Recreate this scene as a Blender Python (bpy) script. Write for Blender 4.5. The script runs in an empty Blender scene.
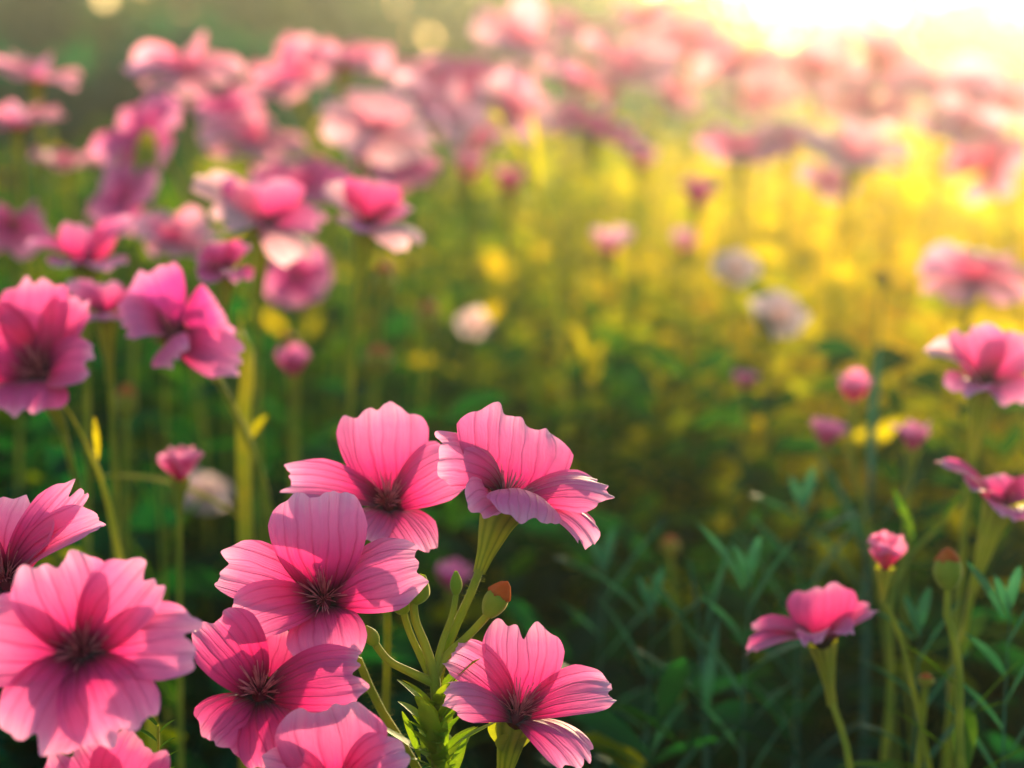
import bpy, math, random
import numpy as np
from mathutils import Vector

R = math.radians
rng = np.random.default_rng(11)
random.seed(5)
sc = bpy.context.scene
COL = sc.collection

# ------------------------------------------------------------------ camera
HC, FPX, YH = 0.55, 2418.0, 60.0          # eye height, focal length in pixels, horizon row
PITCH = math.atan((384 - YH) / FPX)
cam = bpy.data.cameras.new('camera')
cam.lens, cam.sensor_width = 85.0, 36.0
cam.clip_start, cam.clip_end = 0.02, 3000
cam.dof.use_dof = True
cam.dof.focus_distance = 0.60
cam.dof.aperture_fstop = 8.8
camo = bpy.data.objects.new('camera', cam)
COL.objects.link(camo)
camo.location = (0, 0, HC)
camo.rotation_euler = (math.pi / 2 - PITCH, 0, 0)
sc.camera = camo

# ------------------------------------------------------------------ light
SUN_AZ, SUN_EL = R(13.5), R(11)
world = bpy.data.worlds.new('World')
sc.world = world
world.use_nodes = True
wn = world.node_tree
sky = wn.nodes.new('ShaderNodeTexSky')
sky.sky_type = 'NISHITA'
sky.sun_disc = False
sky.sun_elevation, sky.sun_rotation = SUN_EL, SUN_AZ
sky.air_density, sky.dust_density, sky.ozone_density = 1.0, 2.2, 1.0
bg = wn.nodes['Background']
bg.inputs['Strength'].default_value = 0.15
wn.links.new(sky.outputs['Color'], bg.inputs['Color'])
sun = bpy.data.lights.new('sun', 'SUN')
sun.energy, sun.angle, sun.color = 4.4, R(0.8), (1.0, 0.76, 0.42)
suno = bpy.data.objects.new('sun', sun)
COL.objects.link(suno)
to_sun = Vector((math.sin(SUN_AZ) * math.cos(SUN_EL), math.cos(SUN_AZ) * math.cos(SUN_EL), math.sin(SUN_EL)))
suno.rotation_euler = to_sun.to_track_quat('Z', 'Y').to_euler()
sc.view_settings.view_transform = 'Standard'
sc.view_settings.look = 'None'
sc.view_settings.exposure = 1.35
sc.view_settings.gamma = 1.0
sc.cycles.use_denoising = True
sc.cycles.max_bounces = 8
sc.cycles.transmission_bounces = 4
sc.cycles.volume_bounces = 0
sc.cycles.sample_clamp_indirect = 4.0

# ------------------------------------------------------------------ helpers
CR = np.array([1.0, 0, 0])
CF = np.array([0, math.cos(PITCH), -math.sin(PITCH)])
CU = np.array([0, math.sin(PITCH), math.cos(PITCH)])
CP = np.array([0, 0, HC])


def at(px, py, d):
    """the place in the bed seen at that spot of the photograph, d metres away"""
    return CP + CF * d + CR * ((px - 512) / FPX * d) + CU * (-(py - 384) / FPX * d)


def cv(r, u, t):
    """a direction: right, up, towards the viewer"""
    v = CR * r + CU * u - CF * t
    return v / np.linalg.norm(v)


def nrm(v):
    return v / (np.linalg.norm(v, axis=-1, keepdims=True) + 1e-12)


def mesh_from(name, V, F, mat, uv=None, tint=None, smooth=True):
    V = np.asarray(V, dtype=np.float32)
    F = np.asarray(F, dtype=np.int32)
    me = bpy.data.meshes.new(name)
    me.vertices.add(len(V))
    me.vertices.foreach_set('co', V.ravel())
    k = F.shape[1]
    me.loops.add(F.size)
    me.loops.foreach_set('vertex_index', F.ravel())
    me.polygons.add(len(F))
    me.polygons.foreach_set('loop_start', np.arange(0, F.size, k, dtype=np.int32))
    me.polygons.foreach_set('use_smooth', np.full(len(F), smooth))
    if uv is not None:
        l = me.uv_layers.new(name='UVMap')
        l.data.foreach_set('uv', np.asarray(uv, dtype=np.float32)[F.ravel()].ravel())
    if tint is not None:
        a = me.attributes.new('tint', 'FLOAT', 'POINT')
        a.data.foreach_set('value', np.asarray(tint, dtype=np.float32))
    me.materials.append(mat)
    me.update(calc_edges=True)
    me.validate()
    return me


def link(name, me, parent=None, loc=None):
    o = bpy.data.objects.new(name, me)
    COL.objects.link(o)
    if parent is not None:
        o.parent = parent
    if loc is not None:
        o.location = loc
    return o


def thing(name, label, cat, loc, group=None):
    o = bpy.data.objects.new(name, None)
    COL.objects.link(o)
    o.location = loc
    o.empty_display_size = 0.02
    o['label'] = label
    o['category'] = cat
    if group:
        o['group'] = group
    return o


class MB:
    def __init__(s):
        s.V, s.F, s.UV, s.n = [], [], [], 0

    def add(s, V, F, UV=None):
        s.V.append(V)
        s.F.append(np.asarray(F) + s.n)
        s.UV.append(np.zeros((len(V), 2)) if UV is None else UV)
        s.n += len(V)

    def build(s, name, mat, parent, base):
        V = np.concatenate(s.V) - base
        return link(name, mesh_from(name, V, np.concatenate(s.F), mat, np.concatenate(s.UV)), parent)


def grid_faces(nu, nv):
    a = np.arange(nu * nv).reshape(nv, nu)
    return np.stack([a[:-1, :-1], a[:-1, 1:], a[1:, 1:], a[1:, :-1]], -1).reshape(-1, 4)


def spline(P, n):
    """Catmull-Rom through the points"""
    P = np.asarray(P, float)
    if len(P) == 2:
        t = np.linspace(0, 1, n)[:, None]
        return P[0] * (1 - t) + P[1] * t
    h = np.maximum(np.linalg.norm(np.diff(P, axis=0), axis=1), 1e-9)
    x = np.concatenate([[0], np.cumsum(h)])
    sl = np.diff(P, axis=0) / h[:, None]
    M = np.zeros_like(P)
    M[1:-1] = (sl[:-1] * h[1:, None] + sl[1:] * h[:-1, None]) / (h[:-1] + h[1:])[:, None]
    M[0], M[-1] = 1.5 * sl[0] - 0.5 * M[1], 1.5 * sl[-1] - 0.5 * M[-2]
    # half the samples evenly spaced, half evenly shared between the stretches
    xs = np.linspace(0, x[-1], n)
    ks = np.interp(np.linspace(0, len(P) - 1, n), np.arange(len(P)), x)
    out = []
    for q in 0.4 * xs + 0.6 * ks:
        i = min(int(np.searchsorted(x, q, side='right')) - 1, len(P) - 2)
        t = (q - x[i]) / h[i]
        out.append((2 * t ** 3 - 3 * t * t + 1) * P[i] + (t ** 3 - 2 * t * t + t) * h[i] * M[i] + (3 * t * t - 2 * t ** 3) * P[i + 1] + (t ** 3 - t * t) * h[i] * M[i + 1])
    return np.array(out)


def tube(P, rad, ns=10, ribs=0.0, nribs=5):
    P = np.asarray(P, float)
    n = len(P)
    rad = np.interp(np.linspace(0, 1, n), np.linspace(0, 1, len(rad)), rad)
    T = nrm(np.gradient(P, axis=0))
    ref = np.array([0.31, 0.87, 0.12])
    A = nrm(np.cross(T, ref))
    B = np.cross(T, A)
    th = np.linspace(0, 2 * math.pi, ns + 1)
    rr = rad[:, None] * (1 + ribs * np.cos(nribs * th))[None, :]
    V = P[:, None, :] + rr[..., None] * (np.cos(th)[None, :, None] * A[:, None, :] + np.sin(th)[None, :, None] * B[:, None, :])
    UV = np.stack(np.meshgrid(np.linspace(0, 1, ns + 1), np.linspace(0, 1, n)), -1).reshape(-1, 2)
    return V.reshape(-1, 3), grid_faces(ns + 1, n), UV


# ------------------------------------------------------------------ materials
def newmat(name):
    m = bpy.data.materials.new(name)
    m.use_nodes = True
    nt = m.node_tree
    nt.nodes.clear()
    return m, nt, nt.nodes.new('ShaderNodeOutputMaterial')


def N(nt, t, **kw):
    n = nt.nodes.new(t)
    for k, v in kw.items():
        setattr(n, k, v)
    return n


def math_(nt, op, a, b=None, c=None, clamp=False):
    n = N(nt, 'ShaderNodeMath', operation=op, use_clamp=clamp)
    for i, x in enumerate((a, b, c)):
        if x is None:
            continue
        if isinstance(x, (int, float)):
            n.inputs[i].default_value = x
        else:
            nt.links.new(x, n.inputs[i])
    return n.outputs[0]


def mixc(nt, f, a, b, blend='MIX'):
    n = N(nt, 'ShaderNodeMix', data_type='RGBA', blend_type=blend)
    n.clamp_factor = True
    for s, x in ((0, f), (6, a), (7, b)):
        if isinstance(x, (int, float)):
            n.inputs[s].default_value = x
        elif isinstance(x, tuple):
            n.inputs[s].default_value = (*x, 1)
        else:
            nt.links.new(x, n.inputs[s])
    return n.outputs[2]


def ramp(nt, f, stops):
    n = N(nt, 'ShaderNodeValToRGB')
    cr = n.color_ramp
    while len(cr.elements) < len(stops):
        cr.elements.new(0.5)
    for e, (p, c) in zip(cr.elements, stops):
        e.position = p
        e.color = (*c, 1) if isinstance(c, tuple) else (c, c, c, 1)
    nt.links.new(f, n.inputs[0])
    return n.outputs[0]


def petal_mat(name, throat, hot, mid, rim, trans=0.5, vein=0.7, tz=1.0, age=1.0):
    m, nt, out = newmat(name)
    uv = N(nt, 'ShaderNodeUVMap', uv_map='UVMap').outputs[0]
    sep = N(nt, 'ShaderNodeSeparateXYZ')
    nt.links.new(uv, sep.inputs[0])
    u, t = sep.outputs[0], sep.outputs[1]
    info = N(nt, 'ShaderNodeObjectInfo').outputs['Random']
    comb = N(nt, 'ShaderNodeCombineXYZ')
    nt.links.new(math_(nt, 'MULTIPLY', u, 3.0), comb.inputs[0])
    nt.links.new(math_(nt, 'MULTIPLY', t, 1.6), comb.inputs[1])
    nt.links.new(math_(nt, 'MULTIPLY', info, 40.0), comb.inputs[2])
    wob = N(nt, 'ShaderNodeTexNoise')
    wob.inputs['Scale'].default_value = 1.4
    nt.links.new(comb.outputs[0], wob.inputs['Vector'])
    uw = math_(nt, 'ADD', u, math_(nt, 'MULTIPLY', math_(nt, 'SUBTRACT', wob.outputs[0], 0.5), 0.17))
    # main veins, their number and width vary from petal to petal
    cnt = math_(nt, 'ADD', 5.0, math_(nt, 'MULTIPLY', info, 3.5))
    s = math_(nt, 'ABSOLUTE', math_(nt, 'SINE', math_(nt, 'ADD', math_(nt, 'MULTIPLY', math_(nt, 'MULTIPLY', uw, math.pi), cnt), math_(nt, 'MULTIPLY', info, 9.0))))
    main = math_(nt, 'POWER', math_(nt, 'SUBTRACT', 1.0, s), math_(nt, 'ADD', 1.2, math_(nt, 'MULTIPLY', wob.outputs[0], 3.4)))
    # side veins that leave the main ones at a slant
    sl = math_(nt, 'ABSOLUTE', math_(nt, 'SINE', math_(nt, 'ADD', math_(nt, 'MULTIPLY', uw, 46.0), math_(nt, 'MULTIPLY', t, 13.0))))
    side_v = math_(nt, 'MULTIPLY', math_(nt, 'POWER', math_(nt, 'SUBTRACT', 1.0, sl), 3.0), math_(nt, 'MULTIPLY', wob.outputs[0], 0.5))
    # fine irregular streaks
    comb2 = N(nt, 'ShaderNodeCombineXYZ')
    nt.links.new(math_(nt, 'MULTIPLY', uw, 34.0), comb2.inputs[0])
    nt.links.new(math_(nt, 'MULTIPLY', t, 2.2), comb2.inputs[1])
    nt.links.new(math_(nt, 'MULTIPLY', info, 57.0), comb2.inputs[2])
    fine = N(nt, 'ShaderNodeTexNoise')
    fine.inputs['Scale'].default_value = 1.0
    fine.inputs['Detail'].default_value = 4
    nt.links.new(comb2.outputs[0], fine.inputs['Vector'])
    fs = math_(nt, 'MULTIPLY', math_(nt, 'SUBTRACT', fine.outputs[0], 0.42, clamp=True), 2.6, clamp=True)
    # mottling and crinkle
    oc = N(nt, 'ShaderNodeTexCoord').outputs['Object']
    mot = N(nt, 'ShaderNodeTexNoise')
    mot.inputs['Scale'].default_value = 420
    mot.inputs['Detail'].default_value = 5
    nt.links.new(oc, mot.inputs['Vector'])
    fade = N(nt, 'ShaderNodeMapRange', clamp=True)
    fade.inputs[1].default_value, fade.inputs[2].default_value = 0.30, 1.0
    fade.inputs[3].default_value, fade.inputs[4].default_value = 1.0, 0.10
    nt.links.new(t, fade.inputs[0])
    tw = math_(nt, 'ADD', t, math_(nt, 'MULTIPLY', math_(nt, 'SUBTRACT', fine.outputs[0], 0.5), 0.22))
    base = ramp(nt, tw, [(0.21 * tz, throat), (0.32 * tz, hot), (0.47 * tz, mid), (0.80 * tz ** 0.5, rim), (1.0, tuple(c + (1 - c) * 0.35 for c in rim))])
    vf = math_(nt, 'MULTIPLY', math_(nt, 'MAXIMUM', math_(nt, 'MAXIMUM', main, side_v), math_(nt, 'MULTIPLY', fs, 0.9)), math_(nt, 'MULTIPLY', fade.outputs[0], vein))
    base = mixc(nt, math_(nt, 'MULTIPLY', mot.outputs[0], 0.55 * age), base, mixc(nt, 1.0, base, (0.90, 0.62, 0.80), 'MULTIPLY'))
    dark = mixc(nt, 1.0, base, (0.72, 0.13, 0.42), 'MULTIPLY')
    col = mixc(nt, vf, base, dark)
    colr = mixc(nt, math_(nt, 'MULTIPLY', info, 0.35 * age), col, mixc(nt, 1.0, col, (0.93, 0.74, 0.96), 'MULTIPLY'))
    bump = N(nt, 'ShaderNodeBump')
    bump.inputs['Strength'].default_value = 0.6
    bump.inputs['Distance'].default_value = 0.0006
    h = math_(nt, 'ADD', math_(nt, 'ADD', math_(nt, 'MULTIPLY', main, -0.8), math_(nt, 'MULTIPLY', fine.outputs[0], 0.9)), math_(nt, 'MULTIPLY', mot.outputs[0], 0.6))
    nt.links.new(h, bump.inputs['Height'])
    pr = N(nt, 'ShaderNodeBsdfPrincipled')
    nt.links.new(colr, pr.inputs['Base Color'])
    pr.inputs['Roughness'].default_value = 0.55
    pr.inputs['Specular IOR Level'].default_value = 0.35
    pr.inputs['Sheen Weight'].default_value = 0.25
    pr.inputs['Sheen Roughness'].default_value = 0.4
    nt.links.new(bump.outputs[0], pr.inputs['Normal'])
    tr = N(nt, 'ShaderNodeBsdfTranslucent')
    nt.links.new(mixc(nt, 1.0, colr, (1.0, 0.82, 1.0), 'MULTIPLY'), tr.inputs['Color'])
    nt.links.new(bump.outputs[0], tr.inputs['Normal'])
    mx = N(nt, 'ShaderNodeMixShader')
    mx.inputs[0].default_value = trans
    nt.links.new(pr.outputs[0], mx.inputs[1])
    nt.links.new(tr.outputs[0], mx.inputs[2])
    nt.links.new(mx.outputs[0], out.inputs['Surface'])
    return m


def leaf_mat(name, stops, trans=0.45, rough=0.55, tcol=(1.5, 1.35, 0.25), attr=True, spec=0.08, sheen=0.0, stripes=False):
    """stops: colours along the per-leaf tint"""
    m, nt, out = newmat(name)
    if attr:
        f = N(nt, 'ShaderNodeAttribute', attribute_name='tint').outputs['Fac']
    else:
        tc = N(nt, 'ShaderNodeTexCoord').outputs['Object']
        nz = N(nt, 'ShaderNodeTexNoise')
        nz.inputs['Scale'].default_value = 90
        nz.inputs['Detail'].default_value = 4
        nt.links.new(tc, nz.inputs['Vector'])
        f = nz.outputs[0]
    col = ramp(nt, f, stops)
    if stripes:
        uvx = N(nt, 'ShaderNodeSeparateXYZ')
        nt.links.new(N(nt, 'ShaderNodeUVMap', uv_map='UVMap').outputs[0], uvx.inputs[0])
        st = math_(nt, 'POWER', math_(nt, 'ABSOLUTE', math_(nt, 'SINE', math_(nt, 'ADD', math_(nt, 'MULTIPLY', uvx.outputs[0], math.pi * 10), math_(nt, 'MULTIPLY', f, 1.5)))), 4.0)
        col = mixc(nt, math_(nt, 'MULTIPLY', st, 0.75), col, mixc(nt, 1.0, col, (0.42, 0.55, 0.5), 'MULTIPLY'))
    tc2 = N(nt, 'ShaderNodeTexCoord').outputs['Object']
    nz2 = N(nt, 'ShaderNodeTexNoise')
    nz2.inputs['Scale'].default_value = 260
    nt.links.new(tc2, nz2.inputs['Vector'])
    col = mixc(nt, math_(nt, 'MULTIPLY', nz2.outputs[0], 0.5), col, mixc(nt, 1.0, col, (0.6, 0.7, 0.7), 'MULTIPLY'))
    bump = N(nt, 'ShaderNodeBump')
    bump.inputs['Strength'].default_value = 0.4
    bump.inputs['Distance'].default_value = 0.0008
    nt.links.new(nz2.outputs[0], bump.inputs['Height'])
    pr = N(nt, 'ShaderNodeBsdfPrincipled')
    nt.links.new(col, pr.inputs['Base Color'])
    pr.inputs['Roughness'].default_value = rough
    pr.inputs['Specular IOR Level'].default_value = spec
    pr.inputs['Sheen Weight'].default_value = sheen
    pr.inputs['Sheen Roughness'].default_value = 0.35
    pr.inputs['Sheen Tint'].default_value = (1, 0.9, 0.45, 1)
    nt.links.new(bump.outputs[0], pr.inputs['Normal'])
    tr = N(nt, 'ShaderNodeBsdfTranslucent')
    nt.links.new(mixc(nt, 1.0, col, tcol, 'MULTIPLY'), tr.inputs['Color'])
    mx = N(nt, 'ShaderNodeMixShader')
    mx.inputs[0].default_value = trans
    nt.links.new(pr.outputs[0], mx.inputs[1])
    nt.links.new(tr.outputs[0], mx.inputs[2])
    nt.links.new(mx.outputs[0], out.inputs['Surface'])
    return m


PINK = petal_mat('pink_petal', (0.030, 0.0, 0.012), (0.32, 0.003, 0.08), (0.84, 0.055, 0.26), (0.90, 0.26, 0.50), trans=0.46, vein=1.0, tz=1.15)
DEEP = petal_mat('deep_petal', (0.030, 0.0, 0.010), (0.30, 0.003, 0.07), (0.76, 0.035, 0.21), (0.84, 0.15, 0.39), trans=0.46, vein=0.95, tz=1.25)
MAUVE = petal_mat('mauve_petal', (0.10, 0.0, 0.05), (0.42, 0.01, 0.16), (0.70, 0.03, 0.26), (0.74, 0.09, 0.40), trans=0.5)
PALE = petal_mat('glow_pale_petal', (0.60, 0.05, 0.12), (0.92, 0.20, 0.32), (0.95, 0.36, 0.46), (0.98, 0.58, 0.62), trans=0.7, vein=0.1, tz=0.6, age=0.2)  # pink paled so the sun glow sits in the colour
FPINK = petal_mat('airy_pink_petal', (0.40, 0.01, 0.08), (0.82, 0.05, 0.20), (0.92, 0.12, 0.32), (0.97, 0.40, 0.54), trans=0.72, vein=0.25, tz=0.5, age=0.4)  # far petal copies, brightened in colour to look backlit
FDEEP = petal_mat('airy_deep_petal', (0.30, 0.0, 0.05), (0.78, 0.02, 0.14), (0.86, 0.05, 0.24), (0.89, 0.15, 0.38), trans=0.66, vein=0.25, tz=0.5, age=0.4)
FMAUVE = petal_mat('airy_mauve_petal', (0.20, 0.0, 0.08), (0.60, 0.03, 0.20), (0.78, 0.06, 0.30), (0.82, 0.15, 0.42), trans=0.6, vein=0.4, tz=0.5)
WHITE = petal_mat('white_petal', (0.7, 0.55, 0.3), (0.9, 0.82, 0.6), (0.93, 0.88, 0.72), (0.95, 0.92, 0.8), trans=0.75, vein=0.0, age=0.0)
STEM = leaf_mat('stem_green', [(0.3, (0.17, 0.27, 0.03)), (0.7, (0.36, 0.38, 0.04))], trans=0.35, attr=False, sheen=0.7)
CALYX = leaf_mat('calyx_green', [(0.3, (0.26, 0.34, 0.05)), (0.7, (0.44, 0.42, 0.07))], trans=0.45, attr=False, sheen=0.6, stripes=True)
BUDM = leaf_mat('bud_skin', [(0.3, (0.16, 0.28, 0.03)), (0.7, (0.32, 0.38, 0.05))], trans=0.4, attr=False, sheen=0.6)
RUST = leaf_mat('rusty_bud_tip', [(0.35, (0.42, 0.10, 0.02)), (0.7, (0.60, 0.22, 0.05))], trans=0.4, tcol=(1.2, 0.8, 0.5), attr=False)
LITSTEM = leaf_mat('backlit_stem', [(0.3, (0.34, 0.42, 0.04)), (0.7, (0.60, 0.54, 0.05))], trans=0.5, attr=False, sheen=0.8)  # brighter copy of the stem, backlight put into its colour
TUFT = leaf_mat('sunlit_tuft_leaf', [(0.3, (0.14, 0.30, 0.03)), (0.7, (0.30, 0.42, 0.05))], trans=0.5, attr=False)  # brighter copy of the leaf, sunlight put into its colour
LEAF = leaf_mat('leaf_green', [(0.3, (0.04, 0.14, 0.02)), (0.7, (0.12, 0.24, 0.03))], trans=0.42, attr=False, spec=0.0)
BLUELEAF = leaf_mat('blue_green_leaf', [(0.3, (0.03, 0.15, 0.09)), (0.7, (0.08, 0.24, 0.17))], trans=0.3, tcol=(0.8, 1.2, 0.6), attr=False)
LITLEAF = leaf_mat('backlit_leaf', [(0.3, (0.42, 0.40, 0.02)), (0.7, (0.60, 0.50, 0.03))], trans=0.55, attr=False)  # yellow copy of the leaf, backlight put into its colour
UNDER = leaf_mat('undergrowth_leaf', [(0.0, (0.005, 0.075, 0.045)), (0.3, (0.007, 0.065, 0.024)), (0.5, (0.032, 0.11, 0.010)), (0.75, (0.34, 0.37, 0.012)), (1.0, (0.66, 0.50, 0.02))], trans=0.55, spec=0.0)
TREE = leaf_mat('tree_leaf', [(0.0, (0.002, 0.10, 0.11)), (0.35, (0.004, 0.10, 0.09)), (0.6, (0.06, 0.15, 0.03)), (0.8, (0.20, 0.24, 0.03)), (1.0, (0.75, 0.60, 0.10))], trans=0.5, spec=0.0)  # gold end of the ramp stands in for glow through the leaves


def plain(name, c1, c2, scale, rough=0.9):
    m, nt, out = newmat(name)
    tc = N(nt, 'ShaderNodeTexCoord').outputs['Object']
    nz = N(nt, 'ShaderNodeTexNoise')
    nz.inputs['Scale'].default_value = scale
    nz.inputs['Detail'].default_value = 6
    nt.links.new(tc, nz.inputs['Vector'])
    col = ramp(nt, nz.outputs[0], [(0.35, c1), (0.65, c2)])
    pr = N(nt, 'ShaderNodeBsdfPrincipled')
    nt.links.new(col, pr.inputs['Base Color'])
    pr.inputs['Roughness'].default_value = rough
    nt.links.new(pr.outputs[0], out.inputs['Surface'])
    return m


SOIL = plain('soil', (0.02, 0.03, 0.012), (0.06, 0.06, 0.025), 6)
MEADOW = plain('meadow_green', (0.05, 0.09, 0.02), (0.13, 0.15, 0.03), 0.4)
BARK = plain('bark', (0.05, 0.035, 0.025), (0.12, 0.09, 0.06), 14)
STAMEN = plain('stamen', (0.30, 0.02, 0.06), (0.62, 0.20, 0.22), 300, 0.6)
PISTIL = plain('pistil', (0.06, 0.0, 0.012), (0.14, 0.005, 0.03), 300, 0.5)


# ------------------------------------------------------------------ setting
def sheet(name, x0, x1, y0, y1, n, mat, zf):
    X, Y = np.meshgrid(np.linspace(x0, x1, n), np.linspace(y0, y1, n))
    Z = zf(X, Y)
    o = link(name, mesh_from(name, np.stack([X, Y, Z], -1).reshape(-1, 3), grid_faces(n, n), mat))
    o['kind'] = 'structure'
    return o


sheet('ground', -2000, 2000, -1500, 2500, 9, MEADOW, lambda X, Y: X * 0)
sheet('soil_bed', -2.5, 2.5, -0.2, 4.2, 60, SOIL, lambda X, Y: 0.012 + 0.008 * np.sin(X * 17 + 2 * np.sin(Y * 9)) * np.cos(Y * 13))


# leaf clouds -------------------------------------------------------------
def leaf_cloud(P, D, L, W, droop, tint, nv=5, fold=0.25, roll=None):
    """many lance-shaped leaves: base points P, directions D"""
    n = len(P)
    Z = np.array([0, 0, 1.0])
    D = nrm(D)
    S = nrm(np.cross(D, Z) + 1e-4)
    U = np.cross(S, D)
    if roll is not None:
        cr, sr_ = np.cos(roll)[:, None], np.sin(roll)[:, None]
        S, U = S * cr + U * sr_, U * cr - S * sr_
    t = np.linspace(0, 1, nv)
    w = np.sin(np.pi * np.clip(t * 0.97 + 0.015, 0, 1)) ** 0.75 * 0.5
    V = np.zeros((n, nv, 3, 3))
    for k, u in enumerate((-1, 0, 1)):
        c = P[:, None] + D[:, None] * (t[None, :, None] * L[:, None, None])
        c = c - Z * (droop[:, None, None] * (t ** 2)[None, :, None] * L[:, None, None])
        c = c + S[:, None] * (u * w[None, :, None] * W[:, None, None])
        c = c + U[:, None] * (abs(u) * fold * w[None, :, None] * W[:, None, None])
        V[:, :, k] = c
    f = grid_faces(3, nv)
    F = (f[None] + (np.arange(n) * nv * 3)[:, None, None]).reshape(-1, 4)
    return V.reshape(-1, 3), F, np.repeat(tint, nv * 3)


def stuff(name, V, F, T, mat):
    o = link(name, mesh_from(name, V, F, mat, tint=T))
    o['kind'] = 'stuff'
    return o


def patch(x, y):
    return 0.5 + 0.5 * np.sin(x * 5.1 + 1.3 * np.sin(y * 3.7)) * np.cos(y * 4.3 + x * 2.1)


# leafy undergrowth: upright stems thick with narrow leaves
def undergrowth(name, n, d0, d1, hlo, hhi, per, seed, yellow, leafL=(0.03, 0.06)):
    g = np.random.default_rng(seed)
    y = d0 + (d1 - d0) * g.random(n) ** 0.85
    x = (g.random(n) * 2 - 1) * (0.30 * y + 0.35)
    px = x / y
    h = hlo + (hhi - hlo) * g.random(n) ** 1.4
    lean = g.normal(0, 0.10, (n, 2))
    k = per
    tt = 0.12 + 0.88 * (np.arange(k)[None, :] + g.random((n, k))) / k
    bx = x[:, None] + lean[:, :1] * h[:, None] * tt ** 1.5
    by = y[:, None] + lean[:, 1:] * h[:, None] * tt ** 1.5
    bz = h[:, None] * tt
    P = np.stack([bx, by, bz], -1).reshape(-1, 3)
    m = n * k
    az = g.random(m) * 2 * np.pi
    el = R(-5) + R(65) * g.random(m)
    D = np.stack([np.cos(az) * np.cos(el), np.sin(az) * np.cos(el), np.sin(el)], -1)
    L = leafL[0] + (leafL[1] - leafL[0]) * g.random(m)
    L *= (1.15 - 0.5 * tt.reshape(-1))
    W = L * (0.18 + 0.24 * g.random(m))
    T = np.clip(yellow(np.repeat(px, k), np.repeat(y, k), g.normal(0, 0.12, m) + 0.45 * (g.random(m) < 0.05)), 0, 1)  # a few leaves extra yellow, standing in for golden highlights
    V1, F1, T1 = leaf_cloud(P, D, L, W, 0.1 + 0.5 * g.random(m), T, roll=g.normal(0, 0.9, m))
    # the stems themselves: thin three sided blades
    z = np.linspace(0, 1, 6)
    c = np.stack([x[:, None] + lean[:, :1] * h[:, None] * z ** 1.5, y[:, None] + lean[:, 1:] * h[:, None] * z ** 1.5, h[:, None] * z[None]], -1)
    r = 0.0008 * (1 - 0.6 * z)
    SV = np.zeros((n, 6, 4, 3))
    for q in range(4):
        a = q * 2 * np.pi / 3
        SV[:, :, q] = c + np.stack([np.cos(a) * r, np.sin(a) * r, r * 0], -1)[None]
    f = grid_faces(4, 6)
    F2 = (f[None] + (np.arange(n) * 24)[:, None, None]).reshape(-1, 4) + len(V1)
    T2 = np.repeat(np.clip(yellow(px, y, 0.1), 0, 1), 24)
    return stuff(name, np.vstack([V1, SV.reshape(-1, 3)]), np.vstack([F1, F2]), np.concatenate([T1, T2]), UNDER)


def suntint(px, y, e):  # painted light: shaded teal close by, backlit yellow farther off and sunward
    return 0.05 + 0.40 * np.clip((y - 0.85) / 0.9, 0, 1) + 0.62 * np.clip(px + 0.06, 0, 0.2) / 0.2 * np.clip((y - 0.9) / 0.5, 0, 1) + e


undergrowth('undergrowth', 420, 0.70, 1.0, 0.25, 0.36, 34, 1, suntint, (0.03, 0.065))
undergrowth('undergrowth', 1500, 0.95, 1.7, 0.28, 0.43, 40, 2, suntint, (0.03, 0.065))
undergrowth('undergrowth', 2400, 1.6, 3.6, 0.30, 0.48, 36, 3, suntint, (0.03, 0.065))


def grass(name, n, d0, d1, h0, h1, seed, yellow, wid=0.004, spread=0.30):
    g = np.random.default_rng(seed)
    y = d0 + (d1 - d0) * g.random(n) ** 0.8
    x = (g.random(n) * 2 - 1) * (spread * y + 0.35)
    P = np.stack([x, y, np.zeros(n)], -1)
    D = np.stack([g.normal(0, 0.16, n), g.normal(0, 0.16, n), np.ones(n)], -1)
    L = h0 + (h1 - h0) * g.random(n)
    T = np.clip(yellow(x / y, y, g.normal(0, 0.12, n)), 0, 1)
    V, F, T = leaf_cloud(P, D, L, np.full(n, wid) * (0.6 + g.random(n)), 0.25 * g.random(n), T, nv=7)
    # grass bends over: push the tips sideways
    return stuff(name, V, F, T, UNDER)


grass('grass', 200, 0.9, 1.8, 0.28, 0.46, 5, suntint, 0.004)
grass('grass', 250, 1.6, 4.2, 0.30, 0.50, 6, lambda p, y, e: suntint(p, y, e) + 0.1, 0.005)
grass('meadow_grass', 8000, 4.0, 9.5, 0.12, 0.40, 7, lambda p, y, e: 0.55 + 1.2 * p + e, 0.02)  # yellows towards the sun as well, backlight put into the colour


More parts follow.
